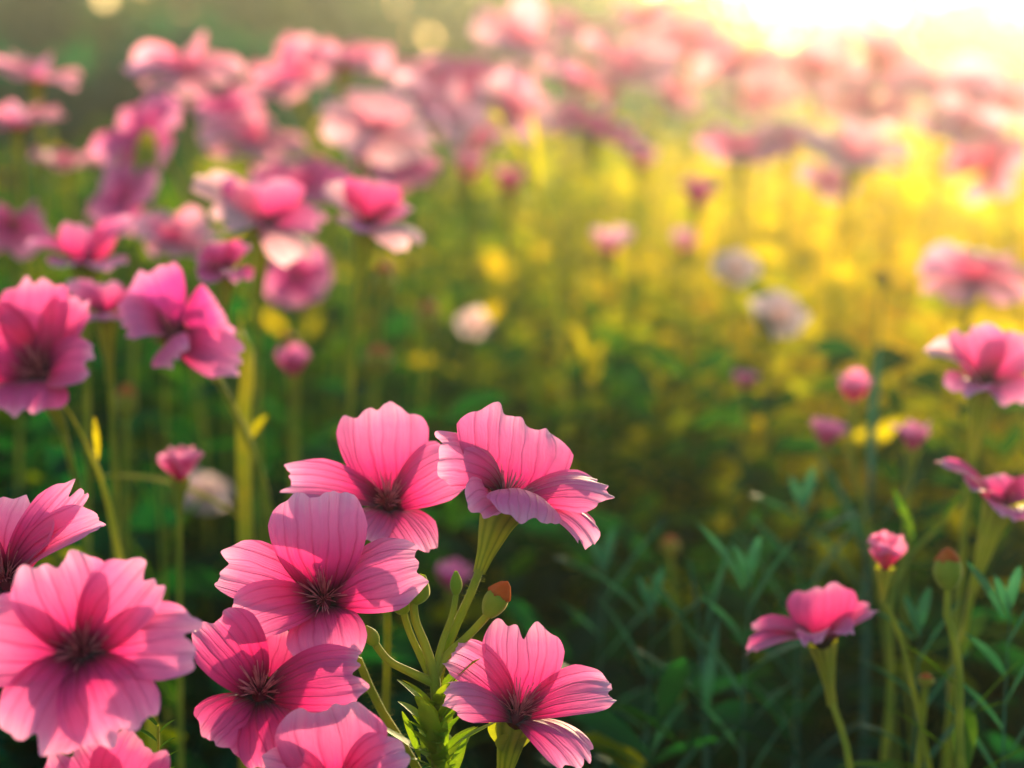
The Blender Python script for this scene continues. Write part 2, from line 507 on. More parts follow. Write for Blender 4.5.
# shrubs and trees behind the bed
def shrub(label, cx, cy, rx, rz, n, seed, tbase, name='shrub', cat='shrub', group=None, leaf=0.09, zc=None, trunk=None, fill=0.75):
    g = np.random.default_rng(seed)
    base = np.array([cx, cy, 0.0])
    t = thing(name, label, cat, base, group)
    zc = rz if zc is None else zc
    # lumps
    nl = 14
    lc = g.normal(0, 1, (nl, 3))
    lc = nrm(lc) * (g.random((nl, 1)) ** 0.4) * 0.72
    li = g.integers(0, nl, n)
    q = nrm(g.normal(0, 1, (n, 3))) * (g.random((n, 1)) ** 0.35) * (0.34 + 0.12 * g.random((n, 1)))
    P = (lc[li] + q) * np.array([rx, rx, rz]) + np.array([0, 0, zc])
    P = P[P[:, 2] > 0.02]
    m = len(P)
    D = nrm(q[:m] + g.normal(0, 0.4, (m, 3)))
    T = np.clip(tbase + 0.25 * (g.random(nl)[li[:m]] - 0.5) + g.normal(0, 0.1, m), 0, 1)
    L = leaf * (0.6 + 0.8 * g.random(m))
    V, F, T = leaf_cloud(P, D, L, L * 0.5, 0.3 * g.random(m), T, roll=g.normal(0, 1, m))
    link('crown' if trunk else 'foliage', mesh_from('foliage', V, F, TREE, tint=T), t)
    mb = MB()
    tr = trunk or rz * 0.05
    mb.add(*tube(spline([[0, 0, -0.05], [0.02, 0, zc * 0.5], [0.06, 0.05, zc * 1.2]], 10), [tr, tr * 0.7, tr * 0.2], 8))
    for k in range(6):
        e = lc[k] * np.array([rx, rx, rz]) + np.array([0, 0, zc])
        e[2] = max(e[2], 0.1)
        mb.add(*tube(spline([[0.02, 0, zc * 0.45], (e + np.array([0, 0, zc * 0.8])) / 2, e], 7), [tr * 0.5, tr * 0.12], 6))
    mb.build('trunk' if trunk else 'stem', BARK, t, np.zeros(3))
    return t


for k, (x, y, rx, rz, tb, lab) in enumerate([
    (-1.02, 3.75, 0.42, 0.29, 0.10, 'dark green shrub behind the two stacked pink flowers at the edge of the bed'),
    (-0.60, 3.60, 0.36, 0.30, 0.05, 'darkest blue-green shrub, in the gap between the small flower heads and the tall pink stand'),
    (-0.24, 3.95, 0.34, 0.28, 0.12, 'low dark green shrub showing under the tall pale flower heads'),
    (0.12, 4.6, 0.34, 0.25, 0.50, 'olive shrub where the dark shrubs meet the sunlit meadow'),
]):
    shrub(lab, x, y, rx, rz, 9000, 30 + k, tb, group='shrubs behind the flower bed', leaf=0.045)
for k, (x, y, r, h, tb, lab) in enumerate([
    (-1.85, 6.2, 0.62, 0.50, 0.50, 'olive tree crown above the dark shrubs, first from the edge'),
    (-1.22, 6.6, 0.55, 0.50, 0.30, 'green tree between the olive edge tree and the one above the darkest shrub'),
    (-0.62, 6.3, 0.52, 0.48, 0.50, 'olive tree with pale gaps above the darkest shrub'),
    (-0.05, 6.9, 0.55, 0.48, 0.80, 'tree with leaves tinted yellow for the glow, above the tall pink stand'),
    (0.62, 7.4, 0.62, 0.46, 0.95, 'tree with leaves tinted gold for the glow, where the stand meets it'),  # glow painted into the leaves as gold
    (1.45, 7.8, 0.66, 0.46, 1.00, 'added sparse tree tinting the brightest glow yellow'),  # added so the white sky reads pale yellow through its gold leaves
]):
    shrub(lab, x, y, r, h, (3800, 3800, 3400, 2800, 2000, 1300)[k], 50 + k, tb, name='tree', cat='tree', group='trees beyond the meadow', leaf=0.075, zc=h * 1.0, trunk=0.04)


# ------------------------------------------------------------------ flowers
def petal_mesh(P0, axis, tip, W, theta=0.0, roll=0.0, cup=0.12, ruffle=0.05, pa=0.24, res=1.0, g=rng, notch=0.05, fold=0.0, wb=0.10):
    """a petal: from the throat P0 up along the flower's axis, then out to its tip; W = full width.
    theta: slope of the outer part against the flower's face (down is negative)."""
    axis = nrm(axis)
    d = tip - P0
    L = np.linalg.norm(d)
    out = d - axis * np.dot(d, axis)
    out = nrm(out)
    te = out * math.cos(theta) + axis * math.sin(theta)
    B0, B1, B2, B3 = P0, P0 + axis * L * pa + out * L * 0.03, tip - te * L * 0.45, tip
    nu, nv = max(9, int(30 * res)), max(10, int(34 * res))
    u = np.linspace(-1, 1, nu)[None, :]
    v = np.linspace(0, 1, nv)[:, None]
    ph = g.random(6) * 6.28
    au = np.abs(u)
    end = (1 - 0.10 * au ** 2.6 - 0.11 * au ** 9 + 0.026 * np.sin(5.2 * u + ph[0]) + 0.020 * np.sin(11 * u + ph[1]) + 0.007 * np.abs(np.sin(14 * u + ph[2]))
           - notch * np.exp(-((u - 0.1 * math.sin(ph[3])) / 0.13) ** 2))
    t = v * end
    s = np.clip(t / 0.82, 0, 1)
    wp = wb + (1 - wb) * np.sin(np.pi / 2 * s) ** 1.55
    wp = wp * (1 - 0.09 * np.clip((t - 0.82) / 0.2, 0, 1) ** 2)
    T_ = t[..., None]
    C = (1 - T_) ** 3 * B0 + 3 * (1 - T_) ** 2 * T_ * B1 + 3 * (1 - T_) * T_ ** 2 * B2 + T_ ** 3 * B3
    Tg = nrm(3 * (1 - T_) ** 2 * (B1 - B0) + 6 * (1 - T_) * T_ * (B2 - B1) + 3 * T_ ** 2 * (B3 - B2))
    side = nrm(np.cross(axis, out))
    Nn = nrm(np.cross(Tg, side))
    sgn = np.sign((Nn @ axis).sum() - (Nn @ out).sum() * 0.5)
    Nn = Nn * (sgn if sgn != 0 else 1)
    ra = (roll * t)[..., None]
    S2 = side * np.cos(ra) + Nn * np.sin(ra)
    N2 = Nn * np.cos(ra) - side * np.sin(ra)
    tw = np.clip(t, 0, 1)
    off = u * W / 2 * wp
    # folding edges: the lateral run bends up into the normal
    cu = cup * W * (u ** 2) * wp
    base_wrap = 0.06 * W * (u ** 2) * np.exp(-(t / 0.2) ** 2)
    rf = 1.7 * ruffle * W * tw ** 2 * (np.sin(3.1 * u + ph[3]) * 0.6 + np.sin(6.3 * u + ph[4]) * 0.42 * au + 0.34 * np.sin(13 * u + ph[5]) * tw ** 5 + 0.06 * np.sin(27 * u + ph[0]) * tw ** 8)
    pleat = 0.007 * W * np.cos(7.3 * np.pi * (u + 1) / 2 + 1.2 * np.sin(3 * u + ph[2]) + ph[0]) * tw * (1 - 0.4 * tw)
    crease = fold * W * np.abs(u) * wp * tw
    V = C + S2 * off[..., None] + N2 * (cu + base_wrap + rf + pleat + crease)[..., None]
    UV = np.stack([(u + 1) / 2 + t * 0, np.clip(t, 0, 1)], -1).reshape(-1, 2)
    return V.reshape(-1, 3), grid_faces(nu, nv), UV


def stem_pts(top, down_dir, base, L=0.05, sway=None):
    mid = (top + base) / 2
    if sway is not None:
        mid = mid + sway
    return [top, top + down_dir * L, top * 0.55 + base * 0.45 + down_dir * L * 0.6 + (0 if sway is None else sway * 0.6), mid * 0.35 + base * 0.65, base]


def hairs(mb, P, r, n, g):
    """short fuzz on a stem"""
    for i in range(n):
        k = g.integers(0, len(P) - 1)
        c = P[k] + (P[k + 1] - P[k]) * g.random()
        T = nrm(P[k + 1] - P[k])
        o = nrm(np.cross(T, g.normal(0, 1, 3)))
        L = 0.0006 + 0.0011 * g.random()
        w = T * 0.00004
        q = np.cross(T, o) * 0.00004
        mb.add(np.array([c + o * r * 0.8 - w, c + o * r * 0.8 + w, c + o * (r + L) + T * 0.0002 + q, c + o * (r + L) + T * 0.0002 - q]), [[0, 1, 2, 3]])


def flower(label, throat, axis, petals, mat=PINK, base=None, size=0.05, group=None, stamens=True, res=1.0, cat='flower',
           stem_r=0.0011, calyx_len=None, via=None, name='pink_flower', leaves=0, seed=None, holder=None, depth=0.11, leafmat=None, rim_r=0.0042, stemmat=None, sepals=True):
    """petals: list of dicts with absolute tip and width"""
    g = np.random.default_rng(abs(hash(label)) % 9999 if seed is None else seed)
    axis = nrm(axis)
    throat = np.asarray(throat, float)
    P0 = throat - axis * size * depth
    cl = calyx_len or size * 0.42
    cb = P0 - axis * cl
    # the calyx bends towards the ground
    cb = cb + np.array([0, 0, -cl * 0.25])
    if base is None:
        base = np.array([cb[0] + g.normal(0, 0.02), cb[1] + g.normal(0, 0.02), 0.0])
    base = np.asarray(base, float)
    t = thing(name, label, cat, base, group)
    for p in petals:
        q = dict(p)
        tip = q.pop('tip')
        W = q.pop('w')
        mt = q.pop('mat', mat)
        V, F, UV = petal_mesh(P0, axis, np.asarray(tip), W, res=res, g=g, **q)
        link('petal', mesh_from('petal', V - base, F, mt, UV), t)
    mb = MB()
    k = size / 0.05
    mb.add(*tube(spline([P0 + axis * size * 0.10, P0, (P0 + cb) / 2 - axis * 0, cb], 14), [rim_r * 1.25 * k, rim_r * k, rim_r * 0.72 * k, rim_r * 0.45 * k, stem_r * 1.3], 20, 0.11, 5))
    c = mb.build('calyx', CALYX, t, base)
    mb = MB()
    dd = nrm(cb - (P0 + cb) / 2)
    pts = [cb - dd * 0.001] + ([np.asarray(v, float) for v in via] if via else [cb + dd * 0.02 + np.array([0, 0, -0.01]), cb * 0.4 + base * 0.6 + np.array([g.normal(0, .006), g.normal(0, .006), 0])]) + [base - np.array([0, 0, 0.01])]
    SP = spline(pts, 26)
    mb.add(*tube(SP, [stem_r, stem_r * 1.15, stem_r * 1.3, stem_r * 1.6], 8))
    if res >= 1:
        hairs(mb, SP[:16], stem_r, 260, g)
    mb.build('stem', stemmat or STEM, t, base)
    if res >= 1 and sepals:
        e1 = nrm(np.cross(axis, [0.3, 0.2, 0.9]))
        e2 = np.cross(axis, e1)
        for i in range(5):
            a = i * 1.2566 + g.random() * 0.3
            o = e1 * math.cos(a) + e2 * math.sin(a)
            p = P0 - axis * size * 0.16 + o * rim_r * 0.66
            V, F, T = leaf_cloud(p[None], (axis * 1.0 + o * 0.27)[None], np.array([size * 0.20]), np.array([size * 0.09]), np.array([0.0]), np.array([0.5]), nv=9)
            link('sepal', mesh_from('sepal', V - base, F, CALYX), t)
    if stamens:
        mb = MB()
        for i in range(46):
            a = g.random() * 6.28
            rr = 0.03 + 0.11 * g.random()
            e1 = nrm(np.cross(axis, [0.3, 0.2, 0.9]))
            e2 = np.cross(axis, e1)
            o = (e1 * math.cos(a) + e2 * math.sin(a)) * size
            mb.add(*tube(spline([P0, P0 + axis * size * 0.14 + o * rr * 0.35, P0 + axis * size * (0.18 + 0.10 * g.random()) + o * rr], 6), [0.00008 * k, 0.00006 * k, 0.00006 * k, 0.00016 * k, 0.0001 * k], 5))
        mb.build('stamens', STAMEN, t, base)
        mb = MB()
        mb.add(*tube(spline([P0 - axis * .002, P0 + axis * size * 0.06, P0 + axis * size * 0.14], 8), [0.0016 * k, 0.0026 * k, 0.0022 * k, 0.0002], 12))
        mb.build('pistil', PISTIL, t, base)
    for i in range(leaves):
        s = SP[int(8 + i * 14 / max(1, leaves))]
        az = g.random() * 6.28
        D = np.array([[math.cos(az), math.sin(az) * 0.6, 0.7]])
        V, F, T = leaf_cloud(s[None], D, np.array([0.035 + 0.03 * g.random()]), np.array([0.008]), np.array([0.35]), np.array([0.5]), nv=10)
        link('leaf', mesh_from('leaf', V - base, F, leafmat or LEAF), t)
    return t


def hero(label, c, d, axis, plist, **kw):
    """petals given as (px, py, nearer_cm, width_px, options)"""
    th = at(c[0], c[1], d)
    ps = []
    for p in plist:
        dd = d - p[2] / 100.0
        o = dict(p[4]) if len(p) > 4 else {}
        o['tip'] = at(p[0], p[1], dd)
        o['w'] = p[3] / FPX * dd
        ps.append(o)
    return flower(label, th, cv(*axis), ps, **kw)


def bloom(label, px, py, wpx, d, axis=(0, 1, 0.35), mat=PINK, n=5, openness=0.0, seed=0, res=0.45, droop=-0.25, far_tilt=0.22, **kw):
    """a flower of wpx pixels across, its petals spread round the axis"""
    g = np.random.default_rng(seed * 7 + int(px) + int(py) * 3)
    ax = cv(axis[0], axis[1], axis[2] + far_tilt)
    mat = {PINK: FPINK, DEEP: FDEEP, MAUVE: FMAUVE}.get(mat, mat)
    Rr = wpx / FPX * d / 2
    e1 = nrm(np.cross(ax, -CF if abs(np.dot(ax, CF)) < 0.9 else CU))
    e2 = np.cross(ax, e1)
    th = at(px, py, d)
    a0 = g.random() * 6.28
    ps = []
    for i in range(n):
        a = a0 + i * 2 * math.pi / n + g.normal(0, 0.10)
        o = e1 * math.cos(a) + e2 * math.sin(a)
        l = Rr * (0.92 + 0.2 * g.random())
        lift = openness + g.normal(0, 0.12)
        ps.append(dict(tip=th + o * l * math.cos(lift) + ax * l * (math.sin(lift) + 0.06), w=l * (1.0 + 0.3 * g.random()), theta=droop + g.normal(0, 0.25), cup=0.10 + g.normal(0, 0.10), ruffle=0.07, notch=0.06 * g.random(), roll=g.normal(0, 0.15)))
    kw.setdefault('size', Rr * 1.7)
    kw.setdefault('stamens', False)
    kw.setdefault('stem_r', 0.00085)
    kw.setdefault('seed', seed + int(px))
    return flower(label, th, ax, ps, mat=mat, res=res, **kw)


# ---- the sharp blossoms in front
hero('sharply focused pink blossom with dark maroon throat, in the middle of the front cluster', (323, 598), 0.60, (-0.05, 0.42, 0.9), [
    (318, 494, 0.2, 100, dict(theta=-0.05, cup=0.03, ruffle=0.05, notch=0.0)),
    (420, 566, 0.5, 80, dict(theta=-0.2, cup=-0.05, ruffle=0.03, notch=0.0)),
    (222, 566, 0.2, 68, dict(theta=-0.15, cup=0.05, ruffle=0.03, notch=0.0)),
    (236, 622, 1.0, 62, dict(theta=-0.1, cup=0.12, ruffle=0.04, notch=0.02)),
    (330, 663, 1.2, 82, dict(theta=-0.3, cup=0.0, ruffle=0.04, notch=0.06)),
], size=0.05, res=1.5, via=[at(352, 655, .625), at(375, 700, .625), at(405, 748, .62)], seed=3)
hero('pink blossom opening upward just behind the sharply focused one, one broad petal upright', (388, 502), 0.635, (0.05, 0.62, 0.78), [
    (380, 408, -0.9, 92, dict(theta=0.25, cup=0.10, ruffle=0.04, notch=0.03)),
    (462, 462, 0.3, 76, dict(theta=-0.15, cup=-0.05, ruffle=0.03, notch=0.0)),
    (286, 482, 0.5, 52, dict(theta=-0.1, cup=0.18, ruffle=0.06, notch=0.03)),
    (424, 552, 1.2, 54, dict(theta=-0.4, cup=0.0, ruffle=0.03, notch=0.0)),
    (362, 540, 1.2, 46, dict(theta=-0.3, cup=0.0, ruffle=0.03, notch=0.0)),
], size=0.048, res=1.4, seed=8)
hero('pink blossom seen from the side on a long curved stalk, its trumpet-shaped green calyx showing', (506, 500), 0.605, (0.38, 0.85, 0.36), [
    (514, 418, -1.0, 128, dict(theta=0.65, cup=0.10, ruffle=0.06, notch=0.0, wb=0.2)),
    (438, 450, 0.2, 74, dict(theta=-0.55, cup=-0.25, ruffle=0.08, notch=0.0, roll=-0.5, pa=0.6)),
    (606, 492, -0.2, 66, dict(theta=-0.1, cup=-0.08, ruffle=0.07, notch=0.0, roll=0.3)),
    (590, 543, 0.8, 56, dict(theta=-0.55, cup=0.1, ruffle=0.08, notch=0.0)),
    (528, 520, 1.9, 84, dict(theta=-0.9, cup=-0.18, ruffle=0.03, notch=0.0, pa=0.55)),
    (476, 512, 1.5, 56, dict(theta=-0.4, cup=0.25, ruffle=0.05, notch=0.0)),
], size=0.046, calyx_len=0.013, res=1.4, via=[at(468, 600, .605), at(455, 628, .605), at(440, 668, .607), at(437, 740, .61)], base=at(437, 768, .61) * np.array([1, 1, 0]) + np.array([0, .01, 0]), seed=4, rim_r=0.0052, sepals=False)
hero('pink blossom of five separate frilled petals, low beside the branching stalk with buds', (518, 712), 0.60, (0.18, 0.72, 0.62), [
    (522, 624, -0.8, 84, dict(theta=0.35, cup=0.10, ruffle=0.06, notch=0.10)),
    (450, 656, -0.1, 52, dict(theta=-0.35, cup=0.12, ruffle=0.05, notch=0.0, roll=-0.3)),
    (446, 698, 1.0, 56, dict(theta=-0.35, cup=-0.16, ruffle=0.05, notch=0.0)),
    (612, 690, 0.0, 66, dict(theta=-0.1, cup=0.05, ruffle=0.06, notch=0.03)),
    (584, 764, 1.3, 56, dict(theta=-0.45, cup=-0.1, ruffle=0.05, notch=0.05)),
], size=0.048, res=1.4, seed=11)
hero('large soft blossom in the front cluster, six overlapping petals round a dark throat', (82, 652), 0.54, (0.08, 0.38, 0.92), [
    (52, 560, -0.3, 104, dict(theta=0.1, cup=0.05, ruffle=0.05)),
    (148, 570, -0.1, 78, dict(theta=0.1, cup=0.15, ruffle=0.08)),
    (196, 640, 0.2, 84, dict(theta=-0.2, cup=0.10, ruffle=0.08)),
    (122, 738, 1.0, 104, dict(theta=-0.35, cup=-0.03, ruffle=0.05, pa=0.5)),
    (28, 744, 0.9, 100, dict(theta=-0.3, cup=-0.03, ruffle=0.05, pa=0.5)),
    (-26, 636, 0.1, 100, dict(theta=-0.1, cup=0.05, ruffle=0.05)),
], size=0.05, mat=PINK, res=1.3, seed=21)
hero('pink blossom with upright folded petals, partly behind the large soft blossom', (4, 578), 0.59, (-0.15, 0.62, 0.75), [
    (28, 500, -0.5, 92, dict(theta=0.45, cup=0.12, ruffle=0.07)),
    (80, 488, -0.2, 46, dict(theta=0.3, cup=0.35, ruffle=0.10, roll=0.4)),
    (102, 522, 0.4, 50, dict(theta=0.0, cup=0.3, ruffle=0.10)),
    (-70, 540, 0.2, 80, dict(theta=0.1)),
    (-20, 650, 1.2, 70, dict(theta=-0.2)),
], size=0.048, mat=PINK, res=1.2, seed=23)
hero('deep pink blossom with a near-black throat, tucked under the sharply focused one', (260, 692), 0.585, (0.12, 0.5, 0.84), [
    (206, 622, 0.2, 78, dict(theta=0.05, cup=0.10)),
    (212, 742, 0.9, 78, dict(theta=-0.3, cup=-0.05, ruffle=0.06)),
    (278, 628, -1.4, 74, dict(theta=0.2)),
    (362, 676, 0.1, 76, dict(theta=-0.2, cup=0.03)),
    (284, 768, 1.2, 80, dict(theta=-0.4, cup=-0.05)),
], size=0.047, mat=DEEP, res=1.2, seed=27)
hero('pink blossom cut by the lower frame edge, petals fanned below the deep pink one', (340, 800), 0.57, (0.0, 0.55, 0.83), [
    (328, 706, -0.4, 112, dict(theta=0.15, cup=0.08, ruffle=0.06)),
    (410, 762, 0.2, 84, dict(theta=-0.2)),
    (262, 772, 0.2, 70, dict(theta=-0.2)),
    (380, 860, 1.0, 84, dict(theta=-0.3)),
    (300, 865, 1.0, 84, dict(theta=-0.3)),
], size=0.048, mat=PINK, res=1.2, seed=29)
hero('deep pink petals rising into view under the large soft blossom', (112, 830), 0.555, (0.0, 0.6, 0.8), [
    (70, 748, -0.2, 84, dict(theta=0.1)),
    (146, 742, -0.1, 84, dict(theta=0.0)),
    (200, 830, 0.2, 80, dict(theta=-0.2)),
    (130, 900, 1.0, 80, dict(theta=-0.3)),
    (30, 850, 1.0, 80, dict(theta=-0.3)),
], size=0.048, mat=DEEP, res=1.0, seed=31)


# ---- buds
def bud_parts(t, base, pos, dirn, L, r, mat=BUDM, tipm=None, stalk=None, sr=0.0008, cut=10):
    dirn = nrm(dirn)
    n = 14
    s = np.linspace(0, 1, n)
    P = pos + dirn * (s * L)[:, None]
    rad = r * (0.28 + 0.95 * np.sin(np.pi * np.clip(s * 0.93 + 0.05, 0, 1)) ** 0.9) * (1 - 0.35 * s)
    mb = MB()
    cut = cut if tipm else n
    mb.add(*tube(P[:cut], list(rad[:cut] * (1.0)), 16, 0.06, 5))
    b = mb.build('bud', mat, t, base)
    if tipm:
        mb = MB()
        tr = list(rad[cut - 2:] * (1.04 if cut == 10 else 1.12))
        tr[0] = rad[cut - 2] * 0.9
        tr[-1] = 0.0002
        mb.add(*tube(P[cut - 2:], tr, 14, 0.16, 5))
        mb.build('bud_tip', tipm, b, base)
    if stalk is not None:
        mb = MB()
        mb.add(*tube(spline([np.asarray(q, float) for q in stalk] + [pos + dirn * L * 0.04], 18), [sr * 1.3, sr, sr], 8))
        mb.build('stalk', STEM, t, base)
    return b


def bud_plant(label, px, py, d, wpx, hpx, lean=(0.0, 1, 0), mat=BUDM, tipm=None, via=None, group=None, name='flower_bud', sr=0.0011, leaves=1, seed=1, leafmat=None, cut=10):
    g = np.random.default_rng(seed + int(px))
    k = d / FPX
    ax = cv(*lean)
    pos = at(px, py, d) - ax * hpx * k / 2
    base = np.array([pos[0] + g.normal(0, .015), pos[1] + g.normal(0, .015), 0])
    t = thing(name, label, 'flower bud', base, group)
    v = [at(*q) for q in via] if via else [pos * 0.5 + base * 0.5 + np.array([g.normal(0, .006), 0, 0])]
    bud_parts(t, base, pos, ax, hpx * k, wpx * k / 2, mat, tipm, cut=cut)
    mb = MB()
    SP = spline([base - np.array([0, 0, .01])] + v[::-1] + [pos - ax * 0.01, pos + ax * 0.001], 24)
    mb.add(*tube(SP, [sr * 1.6, sr * 1.2, sr], 8))
    mb.build('stem', STEM, t, base)
    for i in range(leaves):
        s = SP[12 + int(8 * i / max(leaves, 1))]
        az = g.random() * 6.28
        D = np.array([[math.cos(az), math.sin(az) * .5, 0.8]])
        V, F, T = leaf_cloud(s[None], D, np.array([0.035 + 0.02 * g.random()]), np.array([0.007]), np.array([0.35]), np.array([0.5]), nv=10)
        link('leaf', mesh_from('leaf', V - base, F, leafmat or LEAF), t)
    return t


# branching stalk with four buds, between the two sharp blossoms
bs = at(437, 768, .60) * np.array([1, 1, 0])
t = thing('budding_stalk', 'green branching stalk with small buds and a tuft of leaves, between sharp blossoms', 'flower stalk', bs)
mb = MB()
mb.add(*tube(spline([bs - np.array([0, 0, .01]), at(440, 1100, .6), at(437, 768, .6), at(437, 705, .6), at(434, 672, .6)], 40), [0.0022, 0.0019, 0.0016, 0.0014], 10, 0.04, 7))
hairs(mb, spline([at(437, 780, .6), at(437, 705, .6), at(434, 672, .6)], 20), 0.0015, 420, np.random.default_rng(3))
stalk_main = mb.build('stem', STEM, t, bs)
bud_parts(t, bs, at(413, 603, .6), cv(0.35, 1, 0), 0.0075, 0.0031, BUDM, None, [at(434, 674, .6), at(425, 645, .6), at(415, 618, .6)], 0.0011)
bud_parts(t, bs, at(487, 616, .6), cv(0.6, 1, 0), 0.0100, 0.0029, BUDM, RUST, [at(434, 678, .6), at(448, 655, .602), at(470, 634, .602)], 0.0010, 9)
bud_parts(t, bs, at(376, 645, .6), cv(-0.55, 1, 0.2), 0.0055, 0.0018, BUDM, None, [at(432, 682, .6), at(410, 672, .6), at(388, 660, .6)], 0.0010)
bud_parts(t, bs, at(456, 595, .602), cv(0.0, 1, 0), 0.0060, 0.0015, BUDM, None, [at(435, 672, .6), at(443, 640, .602), at(453, 612, .602)], 0.0008)
bud_parts(t, bs, at(404, 614, .602), cv(-0.3, 1, 0), 0.0045, 0.0022, BUDM, None, [at(434, 684, .602), at(420, 655, .602), at(408, 628, .602)], 0.0009)
g5 = np.random.default_rng(77)
for i in range(46):
    a = g5.random() * 6.28
    zz = 700 + 80 * g5.random()
    p = at(437, zz, .60)
    D = np.array([[math.cos(a), math.sin(a) * 0.9, 0.5 + 1.1 * g5.random()]])
    L = 0.008 + 0.012 * g5.random()
    V, F, T = leaf_cloud(p[None], D, np.array([L]), np.array([L * 0.27]), np.array([0.3 * g5.random()]), np.array([0.5]), nv=10)
    link('leaf', mesh_from('leaf', V - bs, F, TUFT), t)
for (x0, y0, x1, y1, w) in [(448, 790, 466, 735, 16), (420, 760, 402, 708, 11), (430, 735, 412, 712, 9), (440, 780, 446, 716, 12), (452, 770, 432, 728, 10)]:
    p, q = at(x0, y0, .6), at(x1, y1, .592)
    V, F, T = leaf_cloud(p[None], (q - p)[None], np.array([np.linalg.norm(q - p)]), np.array([w / FPX * .6]), np.array([0.05]), np.array([0.5]), nv=12)
    link('leaf', mesh_from('leaf', V - bs, F, TUFT), t)

# small toothed leaves beside the large soft blossom
for lab, cx, cy, n in [('tuft of small toothed green leaves beside the large soft blossom', 158, 745, 9), ('sprig of small green leaves between the front petals at the lower frame edge', 78, 752, 6)]:
    b = at(cx, 1300, .6) * np.array([1, 1, 0])
    tt_ = thing('leafy_sprig', lab, 'leafy sprig', b)
    mb = MB()
    mb.add(*tube(spline([b, at(cx, 900, .6), at(cx, cy - 20, .6)], 14), [0.0012, 0.0008, 0.0004], 7))
    mb.build('stem', STEM, tt_, b)
    for i in range(n):
        p = at(cx, cy - 18 + 70 * i / n, .6)
        a = (1 if i % 2 else -1) * (0.9 + 0.3 * g5.random())
        D = np.array([[a, 0.4 * g5.normal(), 0.9 + 0.4 * g5.random()]])
        L = 0.006 + 0.005 * g5.random()
        V, F, T = leaf_cloud(p[None], D, np.array([L]), np.array([L * 0.3]), np.array([0.2]), np.array([0.5]), nv=9)
        link('leaf', mesh_from('leaf', V - b, F, LEAF), tt_)

# ---- mid-ground blossoms, softly out of focus
MG = 'soft pink flowers standing behind the front cluster'
hero('large deep pink blossom with dark throat at the frame edge, above the front cluster', (38, 372), 0.74, (-0.1, 0.45, 0.88), [
    (36, 280, -0.4, 74, dict(theta=0.3, cup=0.2)), (82, 300, -0.2, 50, dict(theta=0.3, cup=0.2)), (-36, 330, 0.2, 90, dict(theta=0.1)),
    (22, 414, 1.4, 90, dict(theta=-0.4, cup=0.0)), (92, 366, 1.0, 60, dict(theta=0.1, cup=0.25)),
], size=0.055, mat=DEEP, res=0.8, seed=41, group=MG)
hero('dusky rose blossom tilted sideways with pale curled lower petals, beside a bright yellow-lit stalk', (172, 334), 0.76, (-0.45, 0.35, 0.8), [
    (150, 270, -0.6, 70, dict(theta=0.3, mat=MAUVE)), (228, 322, -0.4, 92, dict(theta=0.2, mat=MAUVE)), (240, 366, 1.2, 50, dict(theta=-0.5)),
    (176, 362, 1.6, 50, dict(theta=-0.8, cup=-0.1)), (126, 330, 1.0, 54, dict(theta=-0.5, cup=0.2)),
], size=0.05, mat=PINK, res=0.8, seed=43, group=MG)
hero('flat-topped pink blossom with rounded wavy petals, above the large deep pink one', (86, 262), 0.86, (0.05, 0.95, 0.3), [
    (26, 246, 0.3, 44, dict(theta=-0.2)), (92, 226, -0.6, 60, dict(theta=0.5)), (132, 222, -0.4, 44, dict(theta=0.3, cup=0.2)),
    (60, 268, 1.5, 44, dict(theta=-0.4)), (112, 270, 1.5, 50, dict(theta=-0.4)),
], size=0.05, mat=PINK, res=0.6, seed=45, group=MG, stamens=False)
hero('small pale pink blossom between the large deep pink one and the dusky rose one', (106, 312), 0.80, (0, 0.9, 0.4), [
    (66, 284, -0.2, 40, dict(theta=0.2)), (104, 282, -0.6, 40, dict(theta=0.4)), (138, 298, 0.2, 34, dict(theta=0.0)),
    (92, 322, 1.2, 40, dict(theta=-0.4)), (120, 320, 1.2, 34, dict(theta=-0.3)),
], size=0.04, mat=PINK, res=0.6, seed=47, group=MG, stamens=False)
hero('wide pale pink blossom with sunlit white-pink edges, at the middle of the tall stand', (262, 220), 0.90, (0.1, 0.8, 0.6), [
    (196, 180, -0.3, 54, dict(theta=0.0, mat=PALE)), (262, 180, -0.9, 84, dict(theta=0.5, cup=0.15)), (322, 226, 0.2, 52, dict(theta=-0.2)),
    (300, 262, 1.6, 50, dict(theta=-0.7, cup=-0.1, mat=PALE)), (222, 226, 1.4, 54, dict(theta=-0.5, mat=PALE)),
], size=0.055, mat=PINK, res=0.7, seed=49, group=MG, stamens=False)
hero('pink cup-shaped blossom with one pale petal hanging over the green gap in the bed', (366, 222), 0.88, (0.15, 0.85, 0.5), [
    (326, 186, -0.2, 48, dict(theta=0.4, cup=0.2, mat=PALE)), (376, 180, -0.8, 60, dict(theta=0.7, cup=0.15, mat=DEEP)), (410, 208, -0.2, 40, dict(theta=0.3)),
    (412, 246, 1.5, 54, dict(theta=-0.6, cup=-0.1, mat=PALE)), (352, 230, 1.3, 44, dict(theta=-0.2)),
], size=0.05, mat=PINK, res=0.7, seed=51, group=MG, stamens=False)
hero('small deep magenta blossom under the wide pale one, atop a bright yellow-lit stalk', (226, 266), 0.82, (0.1, 0.9, 0.4), [
    (196, 262, 0.2, 38, dict(theta=-0.1)), (218, 242, -0.5, 40, dict(theta=0.4)), (250, 246, -0.2, 36, dict(theta=0.2)),
    (206, 282, 1.2, 34, dict(theta=-0.5)), (240, 282, 1.3, 34, dict(theta=-0.6)),
], size=0.04, mat=DEEP, res=0.6, seed=53, group=MG, stamens=False, via=[at(242, 340, .82), at(243, 430, .82), at(246, 560, .82)], stem_r=0.0024, stemmat=LITSTEM, leaves=2, leafmat=LITLEAF)
